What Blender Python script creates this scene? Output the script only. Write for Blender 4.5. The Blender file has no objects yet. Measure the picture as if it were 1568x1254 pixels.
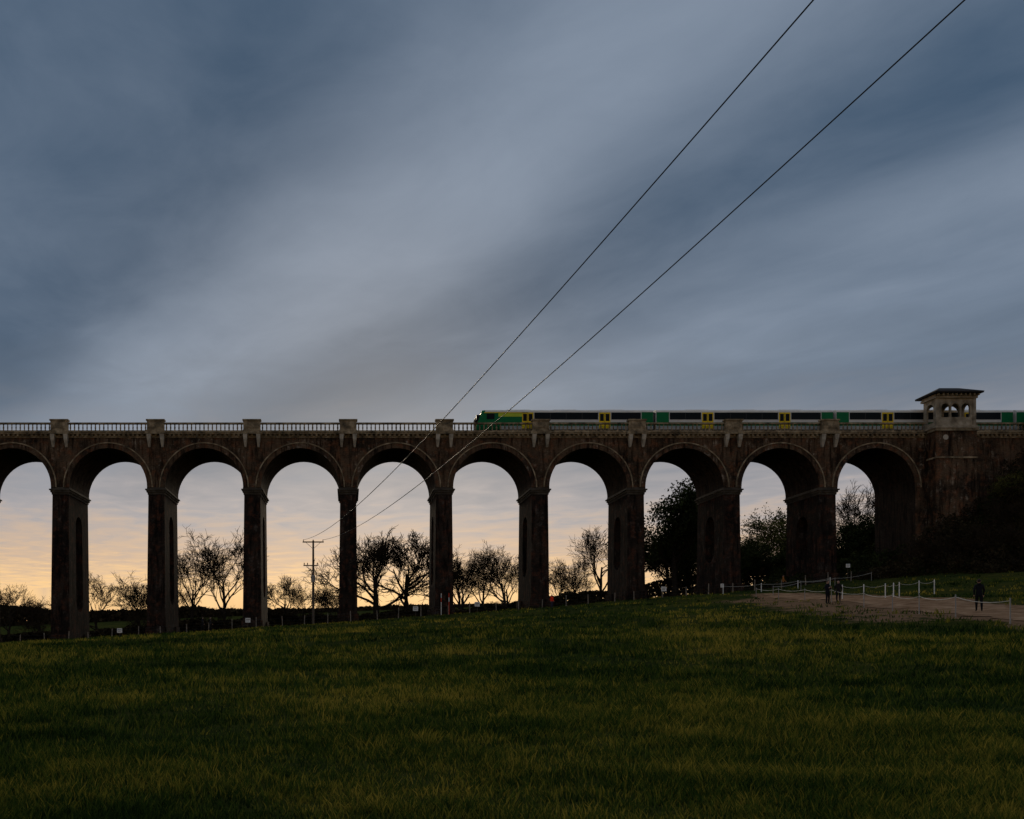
import bpy, bmesh, math, random
import numpy as np
from mathutils import Vector, Matrix
random.seed(7); rng=np.random.default_rng(11)
scene=bpy.context.scene
scene.view_settings.view_transform='Standard'; scene.view_settings.look='None'; scene.view_settings.exposure=0

# ------------------------------------------------------------------ helpers
class MB:
    def __init__(s): s.v=[]; s.f=[]; s.m=[]
    def add(s,vs,fs,m=0):
        o=len(s.v); s.v.extend([tuple(p) for p in vs])
        for f in fs: s.f.append(tuple(o+i for i in f)); s.m.append(m)
    def box(s,x0,x1,y0,y1,z0,z1,m=0):
        s.add([(x0,y0,z0),(x1,y0,z0),(x1,y1,z0),(x0,y1,z0),(x0,y0,z1),(x1,y0,z1),(x1,y1,z1),(x0,y1,z1)],
              [(0,3,2,1),(4,5,6,7),(0,1,5,4),(1,2,6,5),(2,3,7,6),(3,0,4,7)],m)
    def tube(s,pts,rads,n=6,m=0,cap=True):
        pts=[Vector(p) for p in pts]; rings=[]
        for i,p in enumerate(pts):
            d=(pts[min(i+1,len(pts)-1)]-pts[max(i-1,0)]).normalized()
            a=d.cross(Vector((0,0,1)))
            if a.length<1e-3: a=Vector((1,0,0))
            a.normalize(); b=d.cross(a)
            rings.append([p+(a*math.cos(2*math.pi*k/n)+b*math.sin(2*math.pi*k/n))*rads[i] for k in range(n)])
        vs=[q for r in rings for q in r]; fs=[]
        for i in range(len(pts)-1):
            for k in range(n):
                fs.append((i*n+k,i*n+(k+1)%n,(i+1)*n+(k+1)%n,(i+1)*n+k))
        if cap: fs.append(tuple(range(n))[::-1]); fs.append(tuple((len(pts)-1)*n+k for k in range(n)))
        s.add(vs,fs,m)
    def lathe(s,x,y,prof,n=8,m=0):
        s.tube([(x,y,z) for z,r in prof],[r for z,r in prof],n,m)
    def ell(s,c,r,m=0,nu=12,nv=8):
        vs=[];fs=[]
        for j in range(nv+1):
            th=math.pi*j/nv
            for i in range(nu):
                ph=2*math.pi*i/nu
                vs.append((c[0]+r[0]*math.sin(th)*math.cos(ph),c[1]+r[1]*math.sin(th)*math.sin(ph),c[2]+r[2]*math.cos(th)))
        for j in range(nv):
            for i in range(nu): fs.append((j*nu+i,(j+1)*nu+i,(j+1)*nu+(i+1)%nu,j*nu+(i+1)%nu))
        s.add(vs,fs,m)
    def obj(s,name,mats,parent=None,smooth=False,loc=None,rotz=None):
        me=bpy.data.meshes.new(name); me.from_pydata(s.v,[],s.f)
        for m in mats: me.materials.append(m)
        me.polygons.foreach_set("material_index",s.m)
        if smooth: me.polygons.foreach_set("use_smooth",[True]*len(s.f))
        me.update()
        ob=bpy.data.objects.new(name,me); scene.collection.objects.link(ob)
        if parent: ob.parent=parent
        if loc: ob.location=loc
        if rotz is not None: ob.rotation_euler=(0,0,rotz)
        return ob
def empty(name,loc=(0,0,0)):
    e=bpy.data.objects.new(name,None); e.location=loc; scene.collection.objects.link(e); return e
def mesh_np(name,V,F,mats,smooth=False,link=True):
    V=np.ascontiguousarray(V,dtype=np.float32); F=np.ascontiguousarray(F,dtype=np.int32)
    me=bpy.data.meshes.new(name); k=F.shape[1]
    me.vertices.add(len(V)); me.vertices.foreach_set("co",V.ravel())
    me.loops.add(F.size); me.loops.foreach_set("vertex_index",F.ravel())
    me.polygons.add(len(F)); me.polygons.foreach_set("loop_start",np.arange(0,F.size,k,dtype=np.int32))
    if smooth: me.polygons.foreach_set("use_smooth",np.ones(len(F),dtype=bool))
    for m in mats: me.materials.append(m)
    me.update(calc_edges=True)
    if not link: return me
    ob=bpy.data.objects.new(name,me); scene.collection.objects.link(ob); return ob
def extrude2d(polys,axis,a0,a1,name,mats,parent=None,post=None):
    bm=bmesh.new()
    for p in polys:
        vs=[bm.verts.new((q[0],a0,q[1]) if axis=='Y' else (a0,q[0],q[1])) for q in p]
        bm.faces.new(vs)
    bmesh.ops.remove_doubles(bm,verts=bm.verts,dist=1e-4)
    r=bmesh.ops.extrude_face_region(bm,geom=bm.faces[:],use_keep_orig=True)
    vs=[g for g in r['geom'] if isinstance(g,bmesh.types.BMVert)]
    d=a1-a0
    bmesh.ops.translate(bm,verts=vs,vec=(0,d,0) if axis=='Y' else (d,0,0))
    bmesh.ops.recalc_face_normals(bm,faces=bm.faces)
    if post:
        for v in bm.verts: post(v)
    me=bpy.data.meshes.new(name); bm.to_mesh(me); bm.free()
    for m in mats: me.materials.append(m)
    ob=bpy.data.objects.new(name,me); scene.collection.objects.link(ob)
    if parent: ob.parent=parent
    return ob

# ------------------------------------------------------------------ materials
class NT:
    def __init__(s,m): s.nt=m.node_tree; s.n=s.nt.nodes; s.l=s.nt.links
    def node(s,t,**k):
        n=s.n.new(t)
        for a,b in k.items(): setattr(n,a,b)
        return n
    def link(s,a,b): s.l.new(a,b)
    def noise(s,vec,scale,detail=4,rough=.6,dist=0):
        n=s.node('ShaderNodeTexNoise'); n.inputs['Scale'].default_value=scale; n.inputs['Detail'].default_value=detail
        n.inputs['Roughness'].default_value=rough; n.inputs['Distortion'].default_value=dist
        if vec: s.link(vec,n.inputs['Vector'])
        return n.outputs['Fac']
    def ramp(s,fac,stops,interp='LINEAR'):
        r=s.node('ShaderNodeValToRGB'); r.color_ramp.interpolation=interp; e=r.color_ramp.elements
        e[0].position=stops[0][0]; e[1].position=stops[-1][0]
        for p,c in stops[1:-1]: e.new(p)
        for i,(p,c) in enumerate(stops):
            if not hasattr(c,'__len__'): c=(c,c,c)
            e[i].color=(*c,1)
        s.link(fac,r.inputs['Fac']); return r.outputs['Color']
    def mix(s,fac,a,b,mode='MIX'):
        n=s.node('ShaderNodeMix',data_type='RGBA',blend_type=mode)
        for inp,v in ((n.inputs[0],fac),(n.inputs[6],a),(n.inputs[7],b)):
            if isinstance(v,bpy.types.NodeSocket): s.link(v,inp)
            elif hasattr(v,'__len__'): inp.default_value=(*v,1)
            else: inp.default_value=v
        return n.outputs[2]
    def math(s,op,a,b=0,clamp=False):
        n=s.node('ShaderNodeMath',operation=op); n.use_clamp=clamp
        for inp,v in ((n.inputs[0],a),(n.inputs[1],b)):
            if isinstance(v,bpy.types.NodeSocket): s.link(v,inp)
            else: inp.default_value=v
        return n.outputs[0]
    def mapping(s,vec,rot=(0,0,0),scale=(1,1,1),loc=(0,0,0)):
        n=s.node('ShaderNodeMapping'); n.inputs['Rotation'].default_value=rot; n.inputs['Scale'].default_value=scale; n.inputs['Location'].default_value=loc
        s.link(vec,n.inputs['Vector']); return n.outputs[0]
def mat(name,stops,scale=1.5,rough=.85,bump=0,vscale=(1,1,1),spec=.3,detail=5,metal=0):
    m=bpy.data.materials.new(name); m.use_nodes=True; t=NT(m); b=t.n['Principled BSDF']
    b.inputs['Roughness'].default_value=rough; b.inputs['Specular IOR Level'].default_value=spec; b.inputs['Metallic'].default_value=metal
    tc=t.node('ShaderNodeTexCoord'); v=t.mapping(tc.outputs['Object'],scale=vscale)
    f=t.noise(v,scale,detail)
    n=len(stops)
    if not hasattr(stops[0],'__len__'): stops=[tuple(.85*c for c in stops),stops,tuple(min(1,1.12*c) for c in stops)]; n=3
    c=t.ramp(f,[(.3+.4*i/(n-1),c) for i,c in enumerate(stops)])
    t.link(c,b.inputs['Base Color'])
    if bump:
        bp=t.node('ShaderNodeBump'); bp.inputs['Strength'].default_value=bump; bp.inputs['Distance'].default_value=.05
        t.link(t.noise(v,scale*6,4),bp.inputs['Height']); t.link(bp.outputs[0],b.inputs['Normal'])
    return m
def brick_mat(name,dark,mid,red,pale,k=1.0):
    m=bpy.data.materials.new(name); m.use_nodes=True; t=NT(m); b=t.n['Principled BSDF']
    b.inputs['Roughness'].default_value=.95; b.inputs['Specular IOR Level'].default_value=.05
    tc=t.node('ShaderNodeTexCoord'); o=tc.outputs['Object']
    big=t.noise(o,.28,6,.65); med=t.noise(o,1.1,6,.7); st=t.noise(t.mapping(o,scale=(2.2,2.2,.3)),1,5,.7)
    c=t.mix(t.ramp(big,[(.40,0),(.58,1)]),dark,mid)
    c=t.mix(t.ramp(med,[(.50,0),(.62,.85)]),c,red)
    c=t.mix(t.ramp(st,[(.36,.9),(.52,0)]),c,tuple(x*.3 for x in dark))
    pl=t.math('MULTIPLY',t.ramp(t.noise(o,.75,8,.8),[(.54,0),(.64,k)]),t.ramp(st,[(.45,0),(.58,.9)]))
    c=t.mix(pl,c,pale)
    sx=t.node('ShaderNodeSeparateXYZ'); t.link(o,sx.inputs[0]); cx=t.node('ShaderNodeCombineXYZ')
    t.link(t.math('ADD',sx.outputs[0],sx.outputs[1]),cx.inputs[0]); t.link(sx.outputs[2],cx.inputs[1])
    br=t.node('ShaderNodeTexBrick'); br.inputs['Scale'].default_value=1; br.inputs['Brick Width'].default_value=.23; br.inputs['Row Height'].default_value=.085
    br.inputs['Mortar Size'].default_value=.008; br.inputs['Color1'].default_value=(1,1,1,1); br.inputs['Color2'].default_value=(.5,.5,.5,1); br.inputs['Mortar'].default_value=(.9,.85,.8,1)
    t.link(cx.outputs[0],br.inputs['Vector'])
    c=t.mix(.8,c,br.outputs['Color'],'MULTIPLY')
    t.link(c,b.inputs['Base Color'])
    bp=t.node('ShaderNodeBump'); bp.inputs['Strength'].default_value=.5; bp.inputs['Distance'].default_value=.05
    t.link(med,bp.inputs['Height']); t.link(bp.outputs[0],b.inputs['Normal'])
    return m
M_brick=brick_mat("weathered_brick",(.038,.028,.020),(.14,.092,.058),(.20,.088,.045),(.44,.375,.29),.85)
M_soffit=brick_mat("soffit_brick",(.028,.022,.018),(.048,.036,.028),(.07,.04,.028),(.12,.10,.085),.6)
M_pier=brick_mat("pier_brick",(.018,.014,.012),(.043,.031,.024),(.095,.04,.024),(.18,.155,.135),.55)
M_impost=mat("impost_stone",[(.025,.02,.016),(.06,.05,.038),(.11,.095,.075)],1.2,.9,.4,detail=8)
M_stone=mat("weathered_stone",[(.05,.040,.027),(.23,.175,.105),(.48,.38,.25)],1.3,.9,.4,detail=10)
M_stone_lt=mat("pale_stone",[(.20,.175,.14),(.42,.375,.30),(.56,.5,.42)],1.3,.9,.3)
M_slate=mat("slate",(.03,.027,.027),3,.9,spec=.1)
M_wood=mat("old_wood",[(.05,.04,.03),(.12,.095,.07)],4,.85,.3,(1,1,.1))
M_post=mat("fence_wood",[(.14,.115,.09),(.32,.27,.21)],3,.85,.3)
M_steel=mat("galvanised",(.25,.26,.27),6,.45,metal=.6)
M_wire=mat("wire",(.02,.02,.022),6,.5)
M_ins=mat("porcelain",(.25,.12,.07),6,.3)
M_white=mat("white_paint",(.75,.74,.71),3,.5)
M_red=mat("red_paint",(.6,.05,.02),3,.5)

# ------------------------------------------------------------------ terrain
HX=[-400,-150,-80,-44,-36.5,-24.3,-12.15,0,12,24,36,48.6,61,73,90,300]
HZ=[-4,-2,0,1.3,1.6,2.5,3.4,4.3,5.1,6.1,7.0,8.1,9.3,10.4,11,14]
def sst(a,b,x):
    t=np.clip((x-a)/(b-a),0,1); return t*t*(3-2*t)
def ground(X,Y):
    X=np.asarray(X,float); Y=np.asarray(Y,float)
    h=np.interp(X,HX,HZ)
    near=h*np.power(np.clip(Y,0,108)/108,.9)
    h2=np.interp(X*.8,HX,HZ)
    w=sst(108,150,Y)
    g=np.where(Y<108,near,h*(1-w)+h2*1.1*w)
    far=sst(300,700,np.hypot(X,Y))
    hills=14+9*np.sin(X/310+.6)+6*np.sin(X/127+Y/400)+5*np.sin(Y/260)
    g=g*(1-far)+hills*far
    emb=np.clip((X-69)*.8,0,17)*sst(99,109,Y)*(1-sst(118,128,Y))
    g=g+emb
    g=g+.045*np.sin(X*.9+1.3*np.sin(Y*.31))*np.sin(Y*.8+X*.2)+.07*np.sin(X*.23+Y*.17)
    return g
def gz(x,y): return float(ground(x,y))
def pathL(Y): return np.interp(Y,[20,36,40,50,75,85,95],[22,27.6,28.6,32.5,39.6,40.8,43.5])+.5*np.sin(Y*.7)+.3*np.sin(Y*1.9)
def pathR(Y): return np.interp(Y,[20,40,52,62,72,82,95],[31,37,41,44.4,47,47.2,46.5])+.6*np.sin(Y*.5+1)
def dirtness(X,Y):
    inside=(sst(-1.5,1.0,X-pathL(Y)))*(sst(-1.2,1.2,pathR(Y)-X))*sst(20,30,Y)*(1-sst(94,99,Y))
    wear=.72*np.exp(-((X-pathL(Y)+2)/4.5)**2)*sst(34,44,Y)*(1-sst(84,94,Y))
    return np.clip(np.maximum(inside,wear),0,1)
def axis(lo,hi,a,b,step,g=1.16):
    c=list(np.arange(a,b+step/2,step)); s=step; x=c[-1]
    while x<hi: s*=g; x+=s; c.append(x)
    s=step; x=c[0]; pre=[]
    while x>lo: s*=g; x-=s; pre.append(x)
    return np.array(pre[::-1]+c)
ax=axis(-3500,3500,-75,105,1.0); ay=axis(-1500,4500,-6,130,1.0)
GX,GY=np.meshgrid(ax,ay); GZ=ground(GX,GY)
nx,ny=len(ax),len(ay); idx=np.arange(nx*ny).reshape(ny,nx)
F=np.stack([idx[:-1,:-1],idx[:-1,1:],idx[1:,1:],idx[1:,:-1]],-1).reshape(-1,4)
m=bpy.data.materials.new("field_ground"); m.use_nodes=True; t=NT(m); b=t.n['Principled BSDF']; b.inputs['Roughness'].default_value=1; b.inputs['Specular IOR Level'].default_value=0
o=t.node('ShaderNodeTexCoord').outputs['Object']
c=t.mix(t.ramp(t.noise(o,.12,6,.65),[(.38,0),(.66,1)]),(.022,.034,.010),(.06,.058,.014))
c=t.mix(t.ramp(t.noise(t.mapping(o,scale=(.5,1,1)),1.6,6,.7),[(.35,.8),(.6,0)]),c,(.012,.019,.007))
at=t.node('ShaderNodeAttribute',attribute_name="dirt")
df=t.math('ADD',at.outputs['Fac'],t.math('MULTIPLY',t.math('SUBTRACT',t.noise(o,1.1,6,.7),.5),1.6))
c=t.mix(t.ramp(df,[(.45,0),(.62,1)]),c,t.mix(t.noise(o,3,4),(.10,.06,.036),(.23,.145,.09)))
t.link(c,b.inputs['Base Color'])
bp=t.node('ShaderNodeBump'); bp.inputs['Strength'].default_value=.8; bp.inputs['Distance'].default_value=.12
t.link(t.noise(o,5,5),bp.inputs['Height']); t.link(bp.outputs[0],b.inputs['Normal'])
ter=mesh_np("ground",np.stack([GX,GY,GZ],-1).reshape(-1,3),F,[m],True)
a=ter.data.attributes.new("dirt",'FLOAT','POINT'); a.data.foreach_set("value",dirtness(GX,GY).ravel().astype(np.float32))
py=np.arange(22,96,.5); ws=np.linspace(0,1,17); PY,W=np.meshgrid(py,ws,indexing='ij')
PX=(pathL(PY)+1.0)*(1-W)+(pathR(PY)-1.0)*W; PZ=ground(PX,PY)+.03
PX=PX+.35*np.sin(PY*3.1)*np.abs(W-.5)*2
ii=np.arange(PX.size).reshape(PX.shape)
Fp=np.stack([ii[:-1,:-1],ii[:-1,1:],ii[1:,1:],ii[1:,:-1]],-1).reshape(-1,4)
M_dirt=mat("trodden_dirt",[(.09,.050,.028),(.22,.135,.082),(.34,.23,.15)],1.2,1,.6,detail=9,spec=0)
mesh_np("dirt_path",np.stack([PX,PY,PZ],-1).reshape(-1,3),Fp,[M_dirt],True)

# ------------------------------------------------------------------ grass (tufts)
def grass_mat():
    m=bpy.data.materials.new("grass_blades"); m.use_nodes=True; t=NT(m); b=t.n['Principled BSDF']
    b.inputs['Roughness'].default_value=.9; b.inputs['Specular IOR Level'].default_value=.0
    o=t.node('ShaderNodeTexCoord').outputs['Object']
    at=t.node('ShaderNodeAttribute',attribute_name="tint")
    f=t.math('ADD',t.math('MULTIPLY',t.noise(o,.10,5,.65),.9),t.math('MULTIPLY',t.noise(t.mapping(o,scale=(.7,1.3,1)),.7,6,.75),.6))
    f=t.math('ADD',f,t.math('MULTIPLY',t.math('SUBTRACT',at.outputs['Fac'],.5),.22))
    c=t.ramp(f,[(.62,(.009,.021,.006)),(.71,(.026,.052,.010)),(.78,(.060,.086,.015)),(.85,(.165,.15,.023)),(.95,(.30,.235,.04))])
    t.link(c,b.inputs['Base Color'])
    tr=t.node('ShaderNodeBsdfTranslucent'); t.link(c,tr.inputs['Color'])
    mx=t.node('ShaderNodeMixShader'); mx.inputs[0].default_value=.4
    t.link(b.outputs[0],mx.inputs[1]); t.link(tr.outputs[0],mx.inputs[2]); t.link(mx.outputs[0],t.n['Material Output'].inputs['Surface'])
    return m
NTf,BP=48000,8
q=rng.random(NTf); Y0,Y1=5.0,108.5; e=-.7
Yt=(Y0**e+q*(Y1**e-Y0**e))**(1/e)
Xt=(rng.random(NTf)*1.42-.52)*Yt+rng.normal(0,.5,NTf)
big=np.sin(Xt*1.3+1.7*np.sin(Yt*.9))*np.sin(Yt*1.5+1.4*np.sin(Xt*.8))+.6*np.sin(Xt*.5+Yt*.4+2*np.sin(Yt*.23))
keep=(rng.random(NTf)>dirtness(Xt,Yt)*1.1)&(rng.random(NTf)<.85+.2*big)
Xt,Yt,big=Xt[keep],Yt[keep],big[keep]; nt_=len(Xt)
th=(.08+.025*big+.07*rng.random(nt_)**2.5); tint=rng.random(nt_)
Xt,Yt,big,th,tint=[np.repeat(a_,BP) for a_ in (Xt,Yt,big,th,tint)]; n=len(Xt)
far=np.maximum(Yt,8)/8
rad=(.05+.06*rng.random(n))*np.sqrt(far)*1.3; an=rng.random(n)*2*np.pi
Xb=Xt+rad*np.cos(an); Yb=Yt+rad*np.sin(an); Zb=ground(Xb,Yb)-.015
H=np.clip(th*(.55+.6*rng.random(n))*np.clip(far**.45,1,2.2),.03,.4)
Wd=.0048*(.6+.8*rng.random(n))*far**.9
la=an+rng.normal(0,.6,n); ln=H*(.2+.6*rng.random(n)); wa=rng.random(n)*2*np.pi
dx,dy=np.cos(wa)*Wd,np.sin(wa)*Wd; lx,ly=np.cos(la)*ln,np.sin(la)*ln
V=np.empty((n,5,3)); 
V[:,0]=np.stack([Xb-dx,Yb-dy,Zb],-1); V[:,1]=np.stack([Xb+dx,Yb+dy,Zb],-1)
V[:,2]=np.stack([Xb+dx*.8+lx*.3,Yb+dy*.8+ly*.3,Zb+H*.55],-1); V[:,3]=np.stack([Xb-dx*.8+lx*.3,Yb-dy*.8+ly*.3,Zb+H*.55],-1)
V[:,4]=np.stack([Xb+lx,Yb+ly,Zb+H],-1)
base=(np.arange(n)*5)[:,None]
Ft=np.concatenate([base+np.array([0,1,2]),base+np.array([0,2,3]),base+np.array([3,2,4])])
go=mesh_np("grass",V.reshape(-1,3),Ft,[grass_mat()])
a=go.data.attributes.new("tint",'FLOAT','POINT'); a.data.foreach_set("value",np.repeat(np.clip(tint+rng.normal(0,.12,n),0,1),5).astype(np.float32))

# ------------------------------------------------------------------ viaduct
B=12.15; YF,YK=110.0,118.5; R=4.95; ZS=21.35; ZT=27.6; I0,I1=-16,5
via=empty("railway_viaduct")
polys=[]; 
for i in range(I0,I1+1):
    cx=B*(i+.5); xa=B*i+ (B/2-R); 
    polys.append([(B*i-(B/2-R),ZS),(xa,ZS),(xa,ZT),(B*i-(B/2-R),ZT)])
    ths=[math.pi-math.pi*k/28 for k in range(29)]
    pts=[(cx+R*math.cos(a),ZS+R*math.sin(a)) for a in ths]
    pts[0]=(cx-R,ZS); pts[-1]=(cx+R,ZS)
    for k in range(28): polys.append([pts[k],pts[k+1],(pts[k+1][0],ZT),(pts[k][0],ZT)])
xe=B*(I1+.5)+R
polys.append([(xe,ZS),(140,ZS),(140,ZT),(xe,ZT)]); polys.append([(xe,4),(140,4),(140,ZS),(xe,ZS)])
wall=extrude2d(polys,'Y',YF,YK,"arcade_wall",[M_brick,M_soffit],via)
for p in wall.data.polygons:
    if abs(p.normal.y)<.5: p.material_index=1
def ring(r0,r1,y0,y1,mt,name):
    ps=[]
    for i in range(I0,I1+1):
        cx=B*(i+.5)
        for k in range(28):
            a,b_=math.pi*k/28,math.pi*(k+1)/28
            ps.append([(cx+r0*math.cos(a),ZS+r0*math.sin(a)),(cx+r1*math.cos(a),ZS+r1*math.sin(a)),(cx+r1*math.cos(b_),ZS+r1*math.sin(b_)),(cx+r0*math.cos(b_),ZS+r0*math.sin(b_))])
    extrude2d(ps,'Y',y0,y1,name,[mt],via)
M_ring=brick_mat("arch_ring_brick",(.045,.033,.025),(.135,.088,.055),(.19,.08,.042),(.42,.35,.28),.85)
ring(R-.01,R+.58,YF-.1,YF+.04,M_ring,"arch_rings")
ring(R+.583,R+.72,YF-.17,YF+.04,M_stone,"arch_hoods")
cz=18.2-1.35
for i in range(I0,I1+1):
    gb=gz(B*i,114)-1.2; g0=min(gz(B*i,y) for y in (109,114,119))
    zb=min(g0+5.5,cz-3); y0,y1=YF+.15,YK-.15; ya,yb=YF+2.95,YF+5.65; ym=(ya+yb)/2; r=(yb-ya)/2; zt=20.55
    ps=[[(y0,gb),(ya,gb),(ya,zb),(y0,zb)],[(yb,gb),(y1,gb),(y1,zb),(yb,zb)],
        [(y0,zb),(ya,zb),(ya,cz),(y0,cz)],[(yb,zb),(y1,zb),(y1,cz),(yb,cz)],
        [(y0,cz),(ya,cz),(ya,zt),(y0,zt)],[(yb,cz),(y1,cz),(y1,zt),(yb,zt)]]
    K=10
    for k in range(K):
        a,b_=math.pi-math.pi*k/K,math.pi-math.pi*(k+1)/K
        p,q_=(ym+r*math.cos(a),cz+r*math.sin(a)),(ym+r*math.cos(b_),cz+r*math.sin(b_))
        if k==0:p=(ya,cz)
        if k==K-1:q_=(yb,cz)
        ps.append([p,q_,(q_[0],zt),(p[0],zt)])
        p,q_=(p[0],zb-(p[1]-cz)),(q_[0],zb-(q_[1]-cz))
        ps.append([(p[0],gb),(q_[0],gb),q_,p])
    xc=B*i
    def post(v,xc=xc): 
        k=1+.010*(zt-v.co.z); v.co.x=xc+(v.co.x-xc)*k; v.co.y=114.25+(v.co.y-114.25)*(1+.0022*(zt-v.co.z))
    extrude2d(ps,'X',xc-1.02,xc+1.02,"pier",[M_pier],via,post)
mb=MB()
for i in range(I0,I1+2):
    xc=B*i
    if i<=I1:
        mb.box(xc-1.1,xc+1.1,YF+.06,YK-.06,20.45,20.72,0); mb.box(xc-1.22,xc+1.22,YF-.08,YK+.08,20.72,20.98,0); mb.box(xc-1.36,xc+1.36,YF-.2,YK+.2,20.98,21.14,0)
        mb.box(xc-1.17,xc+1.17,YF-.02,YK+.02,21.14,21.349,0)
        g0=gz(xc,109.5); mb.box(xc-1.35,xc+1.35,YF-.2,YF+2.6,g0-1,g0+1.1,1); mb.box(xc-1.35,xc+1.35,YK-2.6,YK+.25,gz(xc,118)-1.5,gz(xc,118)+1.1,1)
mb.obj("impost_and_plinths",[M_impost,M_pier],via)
X0=B*I0-2; XB=140
mb=MB()
mb.box(X0,XB,YF-.1,YK+.1,27.6,27.78,0); mb.box(X0,XB,YF-.38,YK+.38,28.0,28.18,0); mb.box(X0,XB,YF-.46,YK+.46,28.18,28.3,0)
mb.box(X0,XB,YF-.02,YK+.02,27.78,28.0,0)
x=X0+.3
while x<XB: mb.box(x,x+.26,YF-.3,YF-.02,27.781,27.999,0); x+=.58
mb.obj("cornice",[M_stone],via)
mb=MB()
peds=[B*i for i in range(I0,I1+1)]
for xc in peds:
    for yy0,yy1,s in ((YF-.5,YF+.12,1),(YK-.12,YK+.5,-1)):
        mb.box(xc-1.06,xc+1.06,yy0,yy1,28.3,29.66,0); mb.box(xc-1.17,xc+1.17,yy0-.1,yy1+.1,29.66,29.84,0); mb.box(xc-1.14,xc+1.14,yy0-.06,yy1+.06,28.3,28.5,0)
        if s==1: mb.box(xc-.8,xc+.8,yy0-.04,yy0,28.75,29.42,0)
    mb.box(xc-1.3,xc+1.3,YF-.62,YF-.462,27.98,28.32,0)
    for sx in (-.83,.83):
        w0,w1=.27,.12; yA,yB=YF-.6,YF-.22
        vs=[(xc+sx-w0,yA,27.97),(xc+sx+w0,yA,27.97),(xc+sx+w0,YF+.02,27.97),(xc+sx-w0,YF+.02,27.97),
            (xc+sx-w0*.8,yA+.05,27.3),(xc+sx+w0*.8,yA+.05,27.3),(xc+sx+w0*.8,YF+.02,27.3),(xc+sx-w0*.8,YF+.02,27.3),
            (xc+sx-w1,yB,26.4),(xc+sx+w1,yB,26.4),(xc+sx+w1,YF+.02,26.4),(xc+sx-w1,YF+.02,26.4)]
        fs=[(0,1,2,3),(0,4,5,1),(1,5,6,2),(3,7,4,0),(4,8,9,5),(5,9,10,6),(7,11,8,4),(8,11,10,9)]
        mb.add(vs,fs,1)
mb.obj("refuges",[M_stone,M_stone_lt],via)
mb=MB()
segs=[]
for a_,b_ in zip(peds[:-1],peds[1:]): segs.append((a_+1.06,b_-1.06))
segs.append((peds[-1]+1.06,72.9)); segs.append((78.2,XB))
for a_,b_ in segs:
    for y0,y1 in ((YF-.22,YF+.08),(YK-.08,YK+.22)):
        mb.box(a_,b_,y0,y1,28.3,28.5,0); mb.box(a_,b_,y0-.05,y1+.05,29.30,29.48,0)
        nb=int((b_-a_)/.52); st=(b_-a_)/nb; ym=(y0+y1)/2
        for k in range(nb):
            xx=a_+st*(k+.5); f=.82+random.uniform(-.12,.12)
            mb.lathe(xx,ym,[(28.5,.12*f),(28.62,.08*f),(28.84,.125*f),(29.1,.075*f),(29.2,.10*f),(29.3,.12*f)],6,0)
mb.obj("balustrade",[M_stone],via)
M_ballast=mat("ballast",[(.08,.07,.06),(.2,.18,.16)],6,.95,.6); M_rail=mat("rail_steel",(.12,.09,.07),5,.5,metal=.7)
mb=MB(); mb.box(X0,XB,YF+.4,YK-.4,28.3,28.42,0)
for yc in (112.5,116.0):
    for s in (-.72,.72): mb.box(X0,XB,yc+s-.035,yc+s+.035,28.42,28.56,1)
mb.obj("track_bed",[M_ballast,M_rail],via)

# ------------------------------------------------------------------ pavilion tower at abutment
pav=empty("abutment_pavilion")
px0,px1=73.2,78.0; pyA,pyB=108.2,110.6
def arched(L0,L1,z0,z1,ops,zc0,sill):
    ps=[]; cur=L0
    for a_,b_ in ops:
        ps+= [[(cur,z0),(a_,z0),(a_,sill),(cur,sill)],[(cur,sill),(a_,sill),(a_,zc0),(cur,zc0)],[(cur,zc0),(a_,zc0),(a_,z1),(cur,z1)]]
        ps.append([(a_,z0),(b_,z0),(b_,sill),(a_,sill)])
        c_=(a_+b_)/2; r=(b_-a_)/2; K=8
        for k in range(K):
            t0,t1=math.pi-math.pi*k/K,math.pi-math.pi*(k+1)/K
            p=(a_,zc0) if k==0 else (c_+r*math.cos(t0),zc0+r*math.sin(t0)); q_=(b_,zc0) if k==K-1 else (c_+r*math.cos(t1),zc0+r*math.sin(t1))
            ps.append([p,q_,(q_[0],z1),(p[0],z1)])
        cur=b_
    ps+= [[(cur,z0),(L1,z0),(L1,sill),(cur,sill)],[(cur,sill),(L1,sill),(L1,zc0),(cur,zc0)],[(cur,zc0),(L1,zc0),(L1,z1),(cur,z1)]]
    return ps
M_pav=mat("pavilion_stone",[(.13,.105,.075),(.30,.25,.18),(.46,.40,.31)],1.2,.9,.4,detail=8)
fo=[(73.85,74.9),(75.1,76.15),(76.35,77.4)]
fob=[(73.6,75.4),(75.6,77.6)]
extrude2d(arched(px0,px1,28.75,32.1,fo,30.95,29.75),'Y',pyA,pyA+.25,"front_arcade",[M_pav],pav)
extrude2d(arched(px0,px1,28.75,32.1,fob,30.75,29.2),'Y',pyB-.25,pyB,"back_arcade",[M_pav],pav)
for xx in (px0,px1-.25):
    extrude2d(arched(pyA+.253,pyB-.253,28.75,32.1,[(108.75,110.05)],30.95,29.2),'X',xx,xx+.25,"side_arcade",[M_pav],pav)
mb=MB()
mb.box(px0-.4,px1+.3,pyA-.4,pyB-.2,28.35,28.55,0); mb.box(px0-.2,px1+.15,pyA-.25,pyB+.3,28.55,28.75,0)
mb.box(px0-.22,px1+.22,pyA-.25,pyB+.25,32.1,32.35,0)
for xx in np.arange(px0-.1,px1+.1,.55): mb.box(xx,xx+.16,pyA-.6,pyA-.253,32.35,32.6,0)
mb.box(px0-.15,px1+.15,pyA-.15,pyB+.15,32.353,32.6,0)
for xx in (px0-.1,px1-.25): mb.box(xx,xx+.35,pyA-.1,pyA-.003,28.75,32.1,0)
mb.obj("pavilion_mouldings",[M_pav],pav)
mb=MB()
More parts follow.
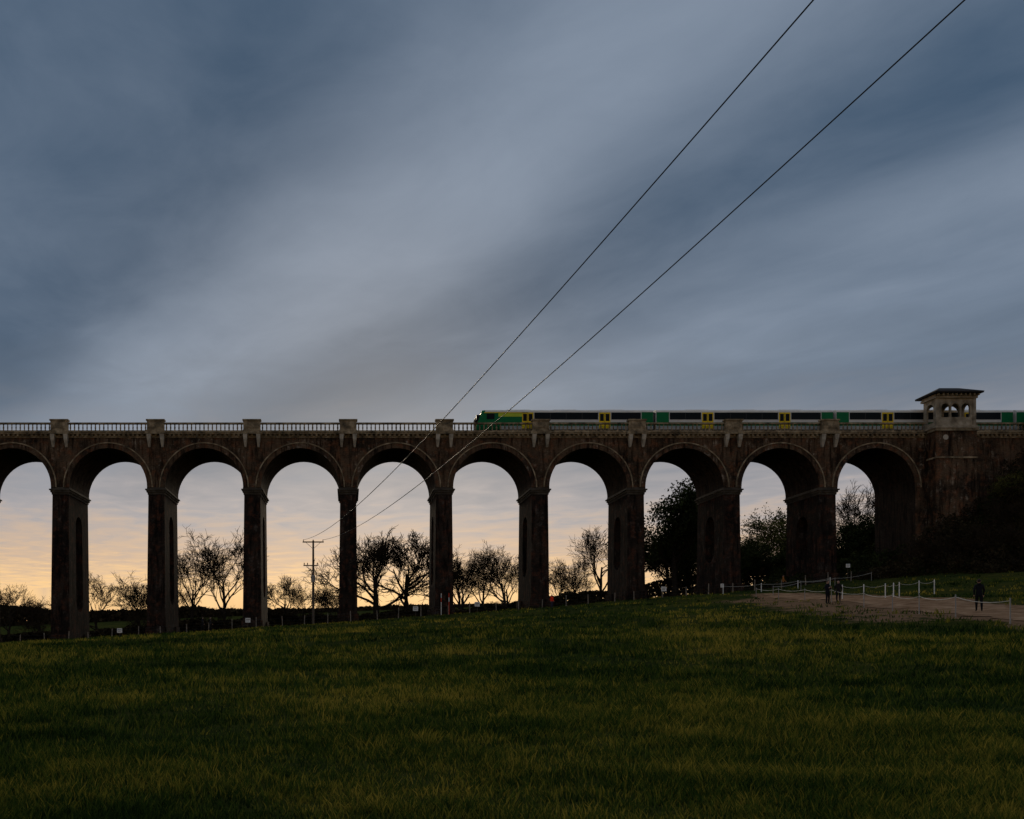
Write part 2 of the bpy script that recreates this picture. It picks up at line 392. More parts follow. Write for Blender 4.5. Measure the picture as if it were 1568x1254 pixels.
e0,e1,f0,f1=px0-.55,px1+.5,pyA-.9,pyB+.8
mb.box(e0,e1,f0,f1,32.6,32.78,1)
mb.add([(e0-.06,f0-.06,32.782),(e1+.06,f0-.06,32.782),(e1+.06,f1+.06,32.782),(e0-.06,f1+.06,32.782),(e0+1.7,(f0+f1)/2,33.7),(e1-1.7,(f0+f1)/2,33.7)],
       [(0,1,5,4),(1,2,5),(2,3,4,5),(3,0,4),(0,3,2,1)],1)
mb.obj("hipped_roof",[M_wood,M_slate],pav)
mb=MB()
mb.box(px0-.1,px1+.1,108.0,YF-.003,6,28.0,0); mb.box(px0-.3,px1+.3,107.85,YF-.47,28.0,28.35,1); mb.box(px0-.2,px1+.2,107.9,YF-.2,24.6,24.8,1)
mb.obj("abutment_wall",[M_brick,M_stone],pav)
mb=MB(); mb.tube([(74.2,107.97,27.2),(74.2,107.9,27.2)],[.32,.32],16,0); mb.obj("round_plaque",[M_stone_lt],pav)

# ------------------------------------------------------------------ train
tr=empty("passenger_train")
T_w=mat("train_white",(.60,.60,.57),.6,.4,spec=.4); T_g=mat("train_green",(.004,.15,.05),.6,.45,spec=.12); T_y=mat("train_yellow",(.80,.56,.01),.6,.4,spec=.2)
T_k=mat("train_window",(.006,.010,.013),.6,.3,spec=.08); T_r=mat("train_roof",(.66,.63,.58),.8,.6); T_u=mat("train_underframe",(.03,.03,.03),2,.8); T_lg=mat("train_lime",(.5,.62,.03),.6,.4)
yc=112.5; L=22.6; z0=28.95
prof=[(-1.32,z0),(-1.4,z0+.5),(-1.4,z0+2.2),(-1.32,z0+2.42),(-1.02,z0+2.56),(-.5,z0+2.63),(0,z0+2.65)]
prof=prof+[(-y,z) for y,z in prof[-2::-1]]
def body(mb,xa,xb,nose=False):
    K=len(prof); secs=[(xa,1,0),(xb,1,0)]
    if nose: secs=[(xa,.82,.0),(xa+.25,.93,0),(xa+.9,1,0),(xb,1,0)]
    vs=[];fs=[]
    for si,(x_,s,_) in enumerate(secs):
        for (y,z) in prof:
            xx=x_
            if nose and si<3: xx=x_+max(0,z-z0-.9)*.45*(1-si/3)
            vs.append((xx,yc+y*s,z0+(z-z0)*(1 if not nose else (.93 if si==0 else (.98 if si==1 else 1)))))
    for s in range(len(secs)-1):
        for k in range(K-1):
            fs.append((s*K+k,s*K+k+1,(s+1)*K+k+1,(s+1)*K+k))
    o=len(mb.v); mb.v.extend(vs)
    for j,f in enumerate(fs):
        k=j%(K-1); mb.f.append(tuple(o+i for i in f)); mb.m.append((1 if nose and j<2*(K-1) else 4) if 3<=k<=K-5 or k==2 or k==K-4 else (1 if nose else 0))
    for s in (0,len(secs)-1):
        f=tuple(o+s*K+k for k in range(K)); mb.f.append(f if s else f[::-1]); mb.m.append(2 if (nose and s==0) else 0)
WA,WB=z0+1.25,z0+2.14
for ci in range(6):
    mb=MB(); xa=16.4+ci*(L+.4); xb=xa+L
    if ci==0: body(mb,xa,xa+3.0,True); body(mb,xa+3.0,xb)
    else: body(mb,xa,xb)
    for s in (-1,1):
        yo=yc+s*1.4
        def pan(x0_,x1_,za,zb_,mi,e=.02):
            mb.box(x0_,x1_,min(yo,yo+s*e),max(yo,yo+s*e),za,zb_,mi)
        g1=xa+(6.6 if ci==0 else 1.6)
        pan(xb-1.5,xb-.02,z0+.45,z0+2.19,1,.012); 
        pan(xa+(3.0 if ci==0 else .02),g1,z0+.45,z0+2.19,1,.012)
        pan(g1+.01,xb-1.51,z0+.45,z0+.9,1,.012)
        if ci==0:
            pan(xa+1.3,xa+2.3,z0+1.3,z0+2.0,3,.03); pan(xa+2.8,xa+6.2,z0+1.62,z0+2.05,6,.02); pan(xa+1.0,xa+6.4,z0+2.08,z0+2.18,2,.03)
        d1,d2=xa+L*.29,xa+L*.725
        for a_,b_ in ((g1+.1,d1-.85),(d1+.85,d2-.85),(d2+.85,xb-1.6)):
            if b_-a_<1: continue
            pan(a_,b_,WA,WB,3,.02)
            nw=max(1,int((b_-a_)/1.9)); w=(b_-a_)/nw
            for k in range(1,nw): pan(a_+k*w-.05,a_+k*w+.05,WA,WB,5,.026)
        for d in (d1,d2):
            pan(d-.72,d+.72,z0+.1,z0+2.15,2,.03); pan(d-.6,d-.12,z0+1.05,z0+1.97,3,.04); pan(d+.12,d+.6,z0+1.05,z0+1.97,3,.04); pan(d-.02,d+.02,z0+.1,z0+2.1,5,.036)
    for k in range(3): mb.box(xa+4+k*6,xa+7+k*6,yc-.6,yc+.6,z0+2.5,z0+2.72,4)
    mb.box(xa+1,xb-1,yc-1.15,yc+1.15,z0-.2,z0-.003,5)
    for bx in (xa+3.2,xb-3.2):
        mb.box(bx-1.5,bx+1.5,yc-1.05,yc+1.05,z0-.25,z0-.203,5)
        for wx in (bx-1.1,bx+1.1):
            for s in (-.78,.78): mb.tube([(wx,yc+s-.06,z0-.0),(wx,yc+s+.06,z0-.0)],[.40,.40],14,5)
    if ci<5: mb.box(xb,xb+.4,yc-.8,yc+.8,z0+.2,z0+2.3,5)
    if ci==0:
        mb.box(xa-.12,xa+.3,yc-.5,yc+.5,z0+.1,z0+1.5,5)
        for s in (-1,1): mb.box(xa+.05,xa+.5,yc+.55 if s>0 else yc-1.05,yc+1.05 if s>0 else yc-.55,z0+1.2,z0+1.95,3)
    mb.obj("carriage",[T_w,T_g,T_y,T_k,T_r,T_u,T_lg],tr)

# ------------------------------------------------------------------ utility poles & wires
def utility_pole(x,y,ztop,transf=True):
    g=gz(x,y); mb=MB()
    mb.lathe(x,y,[(g-.5,.17),(g+3,.16),(ztop+.15,.11)],10,0)
    mb.box(x-1.3,x+1.3,y-.2,y-.09,ztop-.12,ztop+.02,0)
    for sx in (-1.2,0,1.2): mb.lathe(x+sx,y-.14,[(ztop+.02,.02),(ztop+.1,.06),(ztop+.14,.03),(ztop+.18,.06),(ztop+.26,.03)],8,2)
    for s in (-1,1): mb.tube([(x+s*.9,y-.15,ztop-.1),(x,y-.12,ztop-.9)],[.025,.025],5,1)
    if transf:
        zz=ztop-2.9; mb.box(x-1.2,x+.6,y-.22,y-.1,zz-.1,zz+.02,0)
        for sx in (-1.1,-.7,.5): mb.lathe(x+sx,y-.15,[(zz,.02),(zz+.12,.07),(zz+.3,.04)],8,2)
        mb.tube([(x-.9,y-.1,zz),(x-.1,y-.15,zz-1.0)],[.03,.03],5,1)
        mb.lathe(x,y-.45,[(zz-2.1,.02),(zz-2.08,.24),(zz-1.3,.26),(zz-1.25,.2),(zz-1.2,.02)],12,1)
        for a in (-.12,.12): mb.lathe(x+a,y-.45,[(zz-1.22,.04),(zz-1.0,.06),(zz-.9,.03)],6,2)
        mb.box(x-.12,x+.12,y-.3,y,zz-1.9,zz-1.4,1)
        mb.tube([(x-.12,y-.4,zz-.95),(x-.5,y-.2,zz-.4),(x-.7,y-.15,zz+.1)],[.015]*3,4,3)
    return mb.obj("utility_pole",[M_wood,M_steel,M_ins,M_wire])
utility_pole(-4.3,107,14.1); utility_pole(10.3,-15,10.7,False)
mb=MB()
def wz(Y): return 10+.045*(Y-11.4)+.00065*(Y-11.4)*(Y-107)
for xa,xn in ((-5.5,6.1),(-3.1,8.08)):
    pts=[]
    for k in range(61):
        Y=107-k*122/60; pts.append((xa+(xn-xa)*(107-Y)/95.6,Y-.14,wz(Y)+.02))
    mb.tube(pts,[.0085+.012*min(1,max(0,p[1])/50) for p in pts],5,0)
mb.obj("overhead_wire",[M_wire])

# ------------------------------------------------------------------ trees
M_bark=mat("bark",[(.02,.016,.012),(.05,.04,.03)],5,1,spec=0); M_twig=mat("twigs",[(.022,.016,.011),(.05,.036,.022)],1,1,spec=0)
def leafmat(name,a_,b_,sc=.6):
    m=bpy.data.materials.new(name); m.use_nodes=True; t=NT(m); b=t.n['Principled BSDF']; b.inputs['Roughness'].default_value=1; b.inputs['Specular IOR Level'].default_value=0
    o=t.node('ShaderNodeTexCoord').outputs['Object']; c=t.mix(t.ramp(t.noise(o,sc,5,.7),[(.38,0),(.62,1)]),a_,b_); t.link(c,b.inputs['Base Color'])
    return m
M_leaf=leafmat("dark_foliage",(.014,.02,.008),(.05,.06,.02)); M_leaf2=leafmat("scrub_foliage",(.014,.012,.008),(.05,.038,.02)); M_leaf3=leafmat("spring_foliage",(.05,.06,.015),(.13,.12,.035))
def tree_mesh(seed,Ht=12,trunk=.28,spread=1.0,kids=(7,5,4,4,3),leaf=0,twigr=.026,leafm=None,low=.35,t0=.4):
    R_=random.Random(seed); segsT=[[],[]]; tips=[]
    def rv(): 
        return Vector((R_.gauss(0,1),R_.gauss(0,1),R_.gauss(0,1))).normalized()
    def grow(p,d,l,r,lv):
        ns=5 if lv==0 else (4 if lv<3 else 3); pts=[p.copy()]; rd=[r]; wob=.08 if lv==0 else .26
        for k in range(ns):
            d=(d+rv()*wob+Vector((0,0,.09 if lv<4 else .03))).normalized()
            p=p+d*(l/ns); pts.append(p.copy()); rd.append(max(twigr*.55,r*(1-.6*(k+1)/ns)))
        segsT[0 if lv<2 else 1].append((pts,rd,6 if lv<2 else (4 if lv<3 else 3)))
        if lv>=3: tips.append(p.copy())
        if lv>=len(kids): return
        nk=kids[lv]
        for j in range(nk):
            tpos=(low+(1-low)*(j+.5)/nk) if lv==0 else (t0+(1-t0)*(j+R_.random())/nk)
            q=tpos*ns; k=min(int(q),ns-1); pp=pts[k].lerp(pts[k+1],q-k); rr=rd[k]+(rd[k+1]-rd[k])*(q-k)
            axis_=(pts[k+1]-pts[k]).normalized()
            perp=axis_.cross(rv()).normalized()
            ang=R_.uniform(.5,1.0)*spread if lv==0 else R_.uniform(.35,.85)
            dd=(axis_*math.cos(ang)+perp*math.sin(ang)).normalized()
            if lv==0: ll=Ht*R_.uniform(.30,.42)*(1.15-.4*tpos)
            else: ll=l*R_.uniform(.5,.72)
            grow(pp,dd,ll,max(twigr,rr*R_.uniform(.5,.66)),lv+1)
    grow(Vector((0,0,-.3)),Vector((0,0,1)),Ht*.5,trunk*Ht/12,0)
    mb=MB()
    for mi,sg in enumerate(segsT):
        for pts,rd,n_ in sg: mb.tube(pts,rd,n_,mi,False)
    zmax=max(v[2] for v in mb.v); s=Ht/zmax
    mb.v=[(v[0]*s,v[1]*s,v[2]*s) for v in mb.v]
    if leaf:
        for tp in tips:
            for _ in range(leaf):
                c=tp*s+Vector((R_.gauss(0,.35),R_.gauss(0,.35),R_.gauss(0,.3))); a_=rv()*R_.uniform(.09,.2); b_=a_.cross(rv()).normalized()*R_.uniform(.06,.12)
                mb.add([c-a_,c-b_,c+a_,c+b_],[(0,1,2,3)],2)
    me=bpy.data.meshes.new("tree_mesh"); me.from_pydata(mb.v,[],mb.f)
    for m_ in (M_bark,M_twig,leafm or M_leaf): me.materials.append(m_)
    me.polygons.foreach_set("material_index",mb.m); me.update(); return me
bare=[tree_mesh(3,12),tree_mesh(5,12,spread=.8),tree_mesh(8,12,spread=1.1),tree_mesh(14,12,spread=.9)]
oaks=[tree_mesh(21,12,trunk=.42,spread=1.2,kids=(9,5,5,4,3),twigr=.032,low=.3),tree_mesh(22,12,trunk=.4,spread=1.15,kids=(9,5,5,4,3),twigr=.032,low=.3)]
ivy=tree_mesh(31,12,trunk=.34,spread=1.2,kids=(9,5,5,3),leaf=18,t0=.25)
spring=tree_mesh(33,12,spread=.9,kids=(8,5,4,3),leaf=6,leafm=M_leaf3,low=.2,t0=.25)
def plant(name,me,x,y,H_,rot=0,wide=1.0,sink=0):
    ob=bpy.data.objects.new(name,me); scene.collection.objects.link(ob)
    ob.location=(x,y,gz(x,y)-sink); ob.rotation_euler=(0,0,rot); ob.scale=(H_/12*wide,H_/12*wide,H_/12); return ob
def plant_to(name,me,x,y,top,rot=0,wide=1.0): return plant(name,me,x,y,top-gz(x,y),rot,wide)
# (x, y, altitude of the crown top, mesh, width factor)
TL=[(-68.6,175,14,bare[2],1.1),(-62,175,12,bare[0],1.2),(-49,170,16.4,bare[0],1.1),(-43.3,180,16.4,bare[3],1.1),(-40,178,14,bare[2],1.0),(-27.2,150,18.6,bare[1],.95),(-21.4,150,21.8,bare[3],1.0),(-31,160,13,bare[3],.9),
    (-13.7,190,16.8,bare[2],1.1),(-10.4,195,14.8,bare[1],1.1),(-4.2,210,15,bare[3],1.1),(-2,190,14.5,bare[1],1.1),
    (5.0,150,21.2,oaks[0],1.1),(10.3,152,21.6,oaks[1],1.1),
    (25.6,200,23.8,bare[3],1.0),(31,200,23.5,bare[2],1.0),(34.5,190,24.5,bare[0],1.05),(28,215,21,bare[1],1.1),(37,200,21,bare[1],1.0),
    (48.4,200,19.5,bare[3],1.0),(53.5,205,18.5,bare[2],1.1),(47.6,165,24.2,bare[2],1.05),(44.5,170,19,bare[1],1.0),(60,180,17,bare[0],1.2)]
for i,(x,y,tp,me,w) in enumerate(TL): plant_to("bare_tree" if me not in oaks else "oak_tree",me,x,y,tp,i*1.7,w)
for i in range(8):
    x=-78+i*18+random.uniform(-6,6); y=random.uniform(160,200); plant("bare_tree",bare[i%4],x,y,random.uniform(3.5,6),i*2.1,1.4)
plant_to("ivy_covered_tree",ivy,52.6,140,27.8,1.0,.9); plant_to("ivy_covered_tree",ivy,59,150,22,2.4,.85); plant_to("ivy_covered_tree",ivy,54,146,21,3.4,1.0)
plant_to("spring_tree",spring,72.7,150,25,.4,1.0); plant_to("spring_tree",spring,78.5,155,26.2,2.0,.95); plant_to("spring_tree",spring,68.5,150,21,3.2,1.1)
plant_to("ivy_covered_tree",ivy,66.7,142,18.5,4,1.2); plant_to("ivy_covered_tree",ivy,76.5,140,20,5,1.2); plant_to("ivy_covered_tree",ivy,71.0,138,18,.7,1.3); plant_to("ivy_covered_tree",ivy,63.5,140,17,1.9,1.3)
plant_to("bare_tree",bare[0],83.0,140,29,.3,.85); plant_to("ivy_covered_tree",ivy,79.5,134,21.5,1.3,1.1); plant_to("ivy_covered_tree",ivy,84.6,134,21.5,3.3,1.1); plant_to("ivy_covered_tree",ivy,81.5,138,21.5,5.3,1.1)
plant("ivy_covered_tree",ivy,88.5,107.5,9.5,.5,.8,1); plant("bare_tree",bare[2],83.5,104,9,1.9,1.1,1); plant("bare_tree",bare[3],79,103.5,7,2.9,1.2,1)
plant("bare_tree",bare[0],90,106,9,2.2,1.0,1); plant("bare_tree",bare[1],75,102,6,2.2,1.3,1); plant("bare_tree",bare[3],95,112,10,2.2,1.0,1)
plant("bare_tree",bare[2],72,103,5,3.2,1.3,1); plant("bare_tree",bare[0],81,100.5,6,4.2,1.4,1); plant("bare_tree",bare[1],69.5,104.5,5.5,3.2,1.3,1)
plant("spring_tree",spring,88,104,6,2.2,1.0,1); plant("spring_tree",spring,81,106,6,4.2,1.2,1)

def leaf_cloud(name,C,size,mats,aspect=.55):
    n=len(C); a_=rng.normal(size=(n,3)); a_/=np.linalg.norm(a_,axis=1)[:,None]
    b_=np.cross(a_,rng.normal(size=(n,3))); b_/=np.linalg.norm(b_,axis=1)[:,None]
    s=(size*(.5+rng.random(n)))[:,None]; a_=a_*s; b_=b_*s*aspect
    V=np.stack([C-a_,C-b_,C+a_,C+b_],1).reshape(-1,3); F=np.arange(n*4).reshape(-1,4)
    return mesh_np(name,V,F,mats)
def hnoise(X,Y,s=1): return .5+.25*np.sin(X*.61*s+2*np.sin(Y*.37*s))+.15*np.sin(X*1.7*s+Y*.9*s)+.10*np.sin(X*3.9*s-Y*1.3*s+1)
tab=rng.random(4096)
def vn(X,step):
    u=X/step+1000; i=np.floor(u).astype(int); f=u-i; f=f*f*(3-2*f); return tab[i%4096]*(1-f)+tab[(i+1)%4096]*f
def irregular(X,s): return .45*vn(X,s)+.3*vn(X+77,s*.37)+.25*vn(X+31,s*.11)
n=120000; X=62+rng.random(n)**.8*70; Y=97+rng.random(n)*10.9
k=(X>66+(Y-108)*-.5)|(Y>103); X,Y=X[k],Y[k]; n=len(X)
top=(.8+4.2*hnoise(X,Y))*sst(60,70,X)*(.4+.6*sst(97,102,Y)); Z=ground(X,Y)+top*(1-rng.random(n)**1.8)
leaf_cloud("embankment_shrubs",np.stack([X,Y,Z],-1),.14,[M_leaf2,M_leaf])
n=45000; X=56+rng.random(n)*82; Y=111+rng.random(n)*17; k=(Y>119)|(X<71.5); X,Y=X[k],Y[k]; n=len(X)
top=(1+2.8*hnoise(X,Y))*sst(54,64,X); Z=ground(X,Y)+top*(1-rng.random(n)**1.8)
leaf_cloud("embankment_shrubs",np.stack([X,Y,Z],-1),.18,[M_leaf])
n=100000; X=-190+rng.random(n)*290; Y=140+3*rng.random(n)+5*np.sin(X*.05)
top=.7+2.2*irregular(X,14.0)**1.3+np.clip((X-20)/12,0,4)*.8; Z=ground(X,Y)-.3+(top+.3)*rng.random(n)**.9
leaf_cloud("hedgerow",np.stack([X,Y,Z],-1),.24,[M_leaf2],.8)
n=40000; X=-120+rng.random(n)*190; Y=107.5+rng.random(n)*13
k=hnoise(X*.6,Y*.6)>.42; X,Y=X[k],Y[k]; n=len(X); Z=ground(X,Y)+rng.random(n)**2*1.1*hnoise(X,Y)
leaf_cloud("undergrowth",np.stack([X,Y,Z],-1),.09,[M_leaf2])
# distant woodland: crown line follows the far slope, thinning toward the middle of the valley
n=80000; X=-420+rng.random(n)*900; Y=560+rng.random(n)*40
crest=23.5+3.0*sst(-60,150,X)+3.5*(1-sst(-230,-170,X))
Z0=ground(X,Y)-3; tp=np.maximum(crest-4+7*irregular(X,55.0),Z0+4); Z=Z0+(tp-Z0)*rng.random(n)**.85
leaf_cloud("distant_woodland",np.stack([X,Y,Z],-1),1.2,[M_leaf2],.8)

# ------------------------------------------------------------------ fence, signs, barrier
mb=MB(); xs=np.arange(-130,66,2.9); prev=None
for i,x in enumerate(xs):
    x=x+random.uniform(-.3,.3); y=106.2+.4*math.sin(x*.07); g=gz(x,y); h=1.2+random.uniform(-.15,.2); t_=random.uniform(-.08,.08)
    mb.tube([(x,y,g-.3),(x+t_,y,g+h)],[.07,.055],6,0)
    if prev:
        for k in (.35,.7,1.05): mb.tube([(prev[0],prev[1]-.06,prev[2]+k),(x,y-.06,g+k)],[.009,.009],3,1,False)
    prev=(x,y,g)
mb.obj("field_fence",[M_post,M_wire])
M_txt=mat("sign_print",(.08,.08,.08),3,.5)
def sign(x,y,w=.62,h=.55,z=.75):
    g=gz(x,y); mb=MB(); mb.tube([(x,y,g-.2),(x,y,g+z+h)],[.03,.03],6,2)
    mb.box(x-w/2,x+w/2,y-.06,y-.035,g+z,g+z+h,0); mb.box(x-w*.35,x+w*.35,y-.064,y-.061,g+z+h*.62,g+z+h*.75,1); mb.box(x-w*.35,x+w*.2,y-.064,y-.061,g+z+h*.3,g+z+h*.4,1)
    mb.obj("notice_sign",[M_white,M_txt,M_wood])
for x_ in (-27.8,-12.2,8.2,15.7,38.4): sign(x_,105.8)
sign(61.5,107,.5,.45,1.6); sign(45.5,105.8,.4,.45,.7)
def mpole(x,y,h,m_):
    g=gz(x,y); mb=MB(); mb.lathe(x,y,[(g-.2,.05),(g+h,.05),(g+h+.05,.02)],8,0); mb.lathe(x,y,[(g+h*.6,.055),(g+h*.8,.055)],8,1); mb.obj("marker_pole",[m_,M_white if m_ is M_red else M_red])
mpole(11.4,106.5,2.6,M_white); mpole(12.35,106.5,2.6,M_red)
M_rope=mat("rope",(.5,.48,.43),3,.8)
def barrier(pts,h=1.1,white=True):
    mb=MB(); P=[(x,y,gz(x,y)) for x,y in pts]
    for i,(x,y,g) in enumerate(P):
        r=.045 if white else .03
        mb.lathe(x,y,[(g-.15,r),(g+h,r),(g+h+.04,.015)],6,0)
        if i:
            a_=P[i-1]
            for k in (.95,):
                q=[]
                for s in range(7):
                    f=s/6; sag=.16*4*f*(1-f); q.append((a_[0]+(x-a_[0])*f,a_[1]+(y-a_[1])*f,a_[2]+(g-a_[2])*f+k*h*.97-sag))
                mb.tube(q,[.013]*7,4,1,False)
    mb.obj("rope_barrier",[M_white if white else M_steel,M_rope])
barrier([(41.3,88),(40.6,82),(39.4,75),(37.8,68),(35.6,60),(33.5,53.5),(31.2,47.5),(29.0,41.5),(27.8,36.5)],1.05,False)
barrier([(41.5,73),(43.3,73),(44.8,72.5),(45.8,73),(46.6,73.5),(48.6,74),(49.9,74)],1.2,True)
barrier([(44,90),(50,96),(56,100),(62,103)],1.0,False)
barrier([(44,102),(48,101),(52,100.5),(56,101)],1.0,True)

# ------------------------------------------------------------------ people
M_skin=mat("skin",(.42,.25,.18),8,.6); M_hair=mat("hair",(.03,.02,.015),8,.8); M_shoe=mat("shoe",(.03,.025,.02),8,.7)
def person(x,y,H_,rot,jc,tc,stride=0,pose='stand',name="person"):
    V=[];E=[];Rr=[]
    def v(p,r,par=None):
        V.append(p); Rr.append(r if isinstance(r,tuple) else (r,r)); i=len(V)-1
        if par is not None: E.append((par,i))
        return i
    pel=v((0,0,.97),(.15,.11)); sp=v((0,0,1.14),(.135,.105),pel); ch=v((0,.0,1.34),(.17,.12),sp); nk=v((0,.0,1.5),.062,ch); v((0,-.015,1.6),.06,nk)
    for s in (-1,1):
        sh=v((s*.17,0,1.42),.07,ch)
        if pose=='stand': el=(s*.25,.03,1.15); wr=(s*.25,-.07,.92); hd=(s*.245,-.1,.85)
        elif pose=='walk': el=(s*.23,.10*s+.03,1.16); wr=(s*.23,.16*s-.1,.94); hd=(s*.23,.17*s-.14,.87)
        else: el=(s*.27,-.03,1.16); wr=(s*.12,-.24,1.22); hd=(s*.07,-.28,1.27)
        e_=v(el,.052,sh); w_=v(wr,.034,e_); h_=v(hd,(.036,.026),w_)
        d=Vector(hd)-Vector(wr); d.normalize()
        for k in range(4):
            o_=(k-1.5)*.02; p1=Vector(hd)+d*.045+Vector((0,o_,0)); p2=p1+d*(.04+.006*(1.5-abs(k-1.5)))+Vector((-s*.008,0,0))
            a_=v(tuple(p1),.010,h_); v(tuple(p2),.008,a_)
        th=v(tuple(Vector(wr)+d*.03+Vector((-s*.005,-.04,0))),.011,h_); v(tuple(Vector(wr)+d*.07+Vector((-s*.01,-.055,0))),.009,th)
        hp=v((s*.095,0,.9),.098,pel); kn=v((s*.11,-.03-s*stride*.5,.5),.068,hp); an_=v((s*.11,.02-s*stride,.1+(.03 if s<0 and stride else 0)),.047,kn); v((s*.125,-.16-s*stride,.04),(.045,.035),an_)
    me=bpy.data.meshes.new("p"); me.from_pydata(V,E,[]); ob=bpy.data.objects.new("p",me); scene.collection.objects.link(ob)
    md=ob.modifiers.new("s",'SKIN'); sk=me.skin_vertices[0].data
    for i,r in enumerate(Rr): sk[i].radius=r; sk[i].use_root=(i==0)
    sb=ob.modifiers.new("u",'SUBSURF'); sb.levels=2; sb.render_levels=2
    dg=bpy.context.evaluated_depsgraph_get(); em=bpy.data.meshes.new_from_object(ob.evaluated_get(dg))
    mb=MB(); mb.v=[tuple(q.co) for q in em.vertices]
    for p in em.polygons:
        c=p.center; mb.f.append(tuple(p.vertices))
        hand=(abs(c.x)>.19 and c.z<.905) if pose!='hold' else (c.y<-.25)
        mi=0
        if c.z<.86: mi=1
        if c.z<.10: mi=4
        if hand and c.z>.6: mi=2
        if c.z>1.52: mi=2
        mb.m.append(mi)
    bpy.data.objects.remove(ob)
    mb.ell((0,-.01,1.66),(.078,.098,.118),2,14,10); mb.ell((0,.012,1.69),(.088,.10,.108),3,14,10)
    mb.ell((0,-.11,1.65),(.014,.02,.024),2,6,4)
    for s in (-1,1): mb.ell((s*.085,.0,1.65),(.012,.022,.032),2,6,4); mb.ell((s*.03,-.098,1.675),(.011,.008,.007),3,6,4)
    mb.ell((0,-.1,1.60),(.024,.009,.006),3,6,4)
    mb.tube([(0,.02,1.46),(0,.015,1.55)],[.10,.085],10,0)
    s=H_/1.78; mb.v=[(a*s,b*s,c*s) for a,b,c in mb.v]
    mj=mat("jacket",jc,5,.95,spec=.05); mt=mat("trousers",tc,5,.95,spec=.05)
    return mb.obj(name,[mj,mt,M_skin,M_hair,M_shoe],None,True,(x,y,gz(x,y)+.01),rot)
person(35.2,48.5,1.8,2.6,(.012,.013,.017),(.012,.012,.015),.12,'walk')
person(36.4,66,1.78,.3,(.012,.014,.02),(.012,.012,.015),0,'hold'); person(37.5,66.5,1.7,-.6,(.02,.018,.018),(.012,.012,.018),0,'stand')
person(24.7,105.4,1.6,.4,(.8,.05,.02),(.05,.05,.08),0,'stand'); person(52.8,105.5,1.65,1.2,(.35,.14,.04),(.05,.04,.04),.12,'walk')
person(-17.6,105.0,1.75,1.4,(.02,.02,.025),(.02,.02,.02),.15,'walk'); person(-16.7,105.2,1.68,1.6,(.03,.03,.035),(.02,.02,.02),.1,'walk')

# ------------------------------------------------------------------ sky & light
AZ,EL=math.radians(2),math.radians(16)
w=bpy.data.worlds.new("World"); scene.world=w; w.use_nodes=True; t=NT(w)
for n_ in list(t.n): t.n.remove(n_)
out=t.node('ShaderNodeOutputWorld')
sky=t.node('ShaderNodeTexSky'); sky.sky_type='NISHITA'; sky.sun_disc=False; sky.sun_elevation=EL; sky.sun_rotation=AZ; sky.dust_density=2
bg1=t.node('ShaderNodeBackground'); bg1.inputs[1].default_value=.05; t.link(sky.outputs[0],bg1.inputs[0])
d=t.node('ShaderNodeTexCoord').outputs['Generated']; sp=t.node('ShaderNodeSeparateXYZ'); t.link(d,sp.inputs[0])
zc=t.math('MAXIMUM',sp.outputs[2],.06)
cb=t.node('ShaderNodeCombineXYZ'); t.link(t.math('DIVIDE',sp.outputs[0],zc),cb.inputs[0]); t.link(t.math('DIVIDE',sp.outputs[1],zc),cb.inputs[1])
rot=t.mapping(cb.outputs[0],rot=(0,0,math.radians(60)))
st=t.noise(t.mapping(rot,scale=(.4,1.0,1)),1.9,5,.5,.3)
st2=t.noise(t.mapping(rot,scale=(.8,1.0,1),loc=(3,7,0)),2.8,7,.58,.4)
warp=t.noise(t.mapping(rot,scale=(.6,.6,1),loc=(9,2,0)),1.0,4,.5)
s2=t.node('ShaderNodeSeparateXYZ'); t.link(rot,s2.inputs[0])
cc=t.math('ADD',s2.outputs[1],t.math('MULTIPLY',t.math('SUBTRACT',warp,.5),.4))
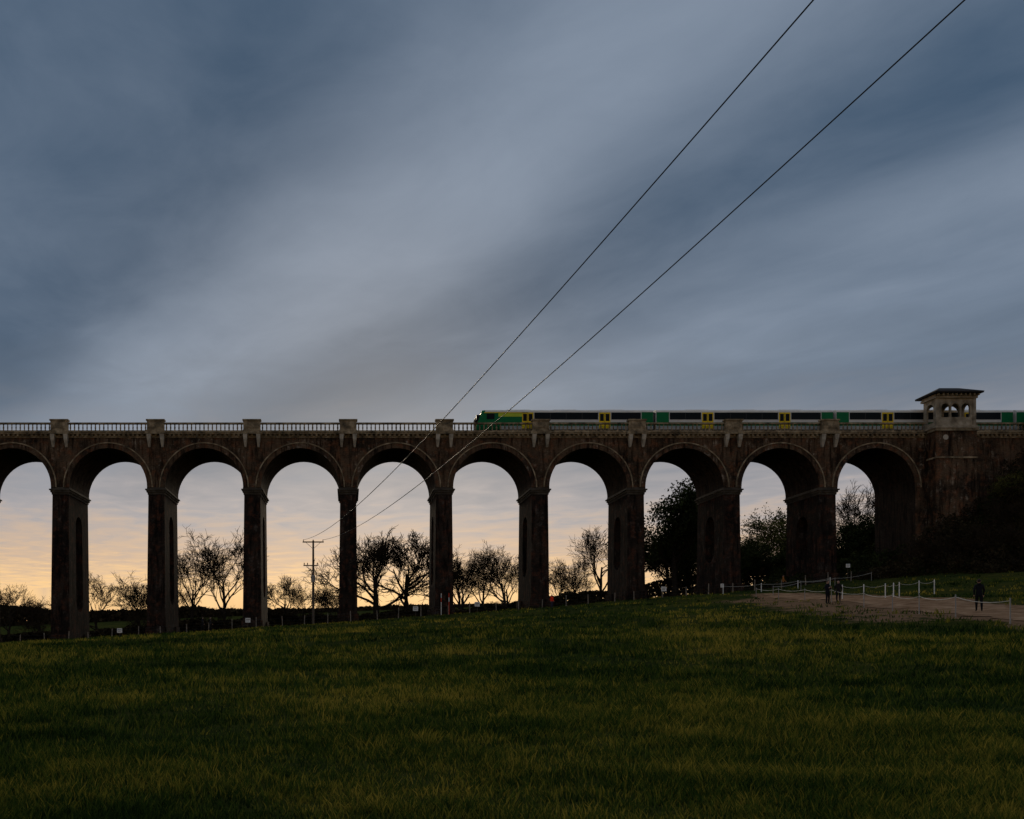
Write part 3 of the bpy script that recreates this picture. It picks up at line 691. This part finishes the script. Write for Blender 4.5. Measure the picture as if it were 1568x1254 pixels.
band=t.ramp(t.math('DIVIDE',cc,4),[(0,.28),(.13,.13),(.275,1.0),(.42,.20),(.62,.85),(.8,.5),(1,.45)],'EASE')
Fc=t.math('ADD',t.math('MULTIPLY',band,.76),t.math('MULTIPLY',t.ramp(st,[(.36,0),(.66,1)]),.18))
Fc=t.math('ADD',Fc,t.math('MULTIPLY',t.math('SUBTRACT',st2,.5),.48),True)
cl=t.mix(Fc,(.024,.064,.122),(.24,.295,.38))
cl=t.mix(t.ramp(sp.outputs[2],[(.68,0),(.9,.8)]),cl,(.55,.58,.62))
hz=t.math('ADD',sp.outputs[2],t.math('MULTIPLY',t.math('SUBTRACT',st2,.5),.10))
hcol=t.ramp(hz,[(0,(.78,.44,.18)),(.055,(.98,.63,.30)),(.095,(.66,.47,.325)),(.15,(.40,.375,.385)),(.27,(.18,.215,.265))])
c=t.mix(t.ramp(hz,[(.14,1),(.32,0)]),cl,hcol)
bg2=t.node('ShaderNodeBackground'); bg2.inputs[1].default_value=1.0; t.link(c,bg2.inputs[0])
mx=t.node('ShaderNodeMixShader'); mx.inputs[0].default_value=.95; t.link(bg1.outputs[0],mx.inputs[1]); t.link(bg2.outputs[0],mx.inputs[2]); t.link(mx.outputs[0],out.inputs[0])
sl=bpy.data.lights.new("sun",'SUN'); sl.energy=1.5; sl.angle=math.radians(16); sl.color=(1,.82,.58)
so=bpy.data.objects.new("sun",sl); scene.collection.objects.link(so)
dr=-Vector((math.sin(AZ)*math.cos(EL),math.cos(AZ)*math.cos(EL),math.sin(EL))); so.rotation_euler=dr.to_track_quat('-Z','Y').to_euler(); so.location=(0,0,60)

# ------------------------------------------------------------------ camera
cd=bpy.data.cameras.new("camera"); cam=bpy.data.objects.new("camera",cd); scene.collection.objects.link(cam)
cd.sensor_width=36; cd.lens=30.56; cd.shift_x=.160; cd.shift_y=.2283; cd.clip_start=.1; cd.clip_end=8000
cam.location=(0,0,1.6); cam.rotation_euler=(math.radians(90),0,0); scene.camera=cam
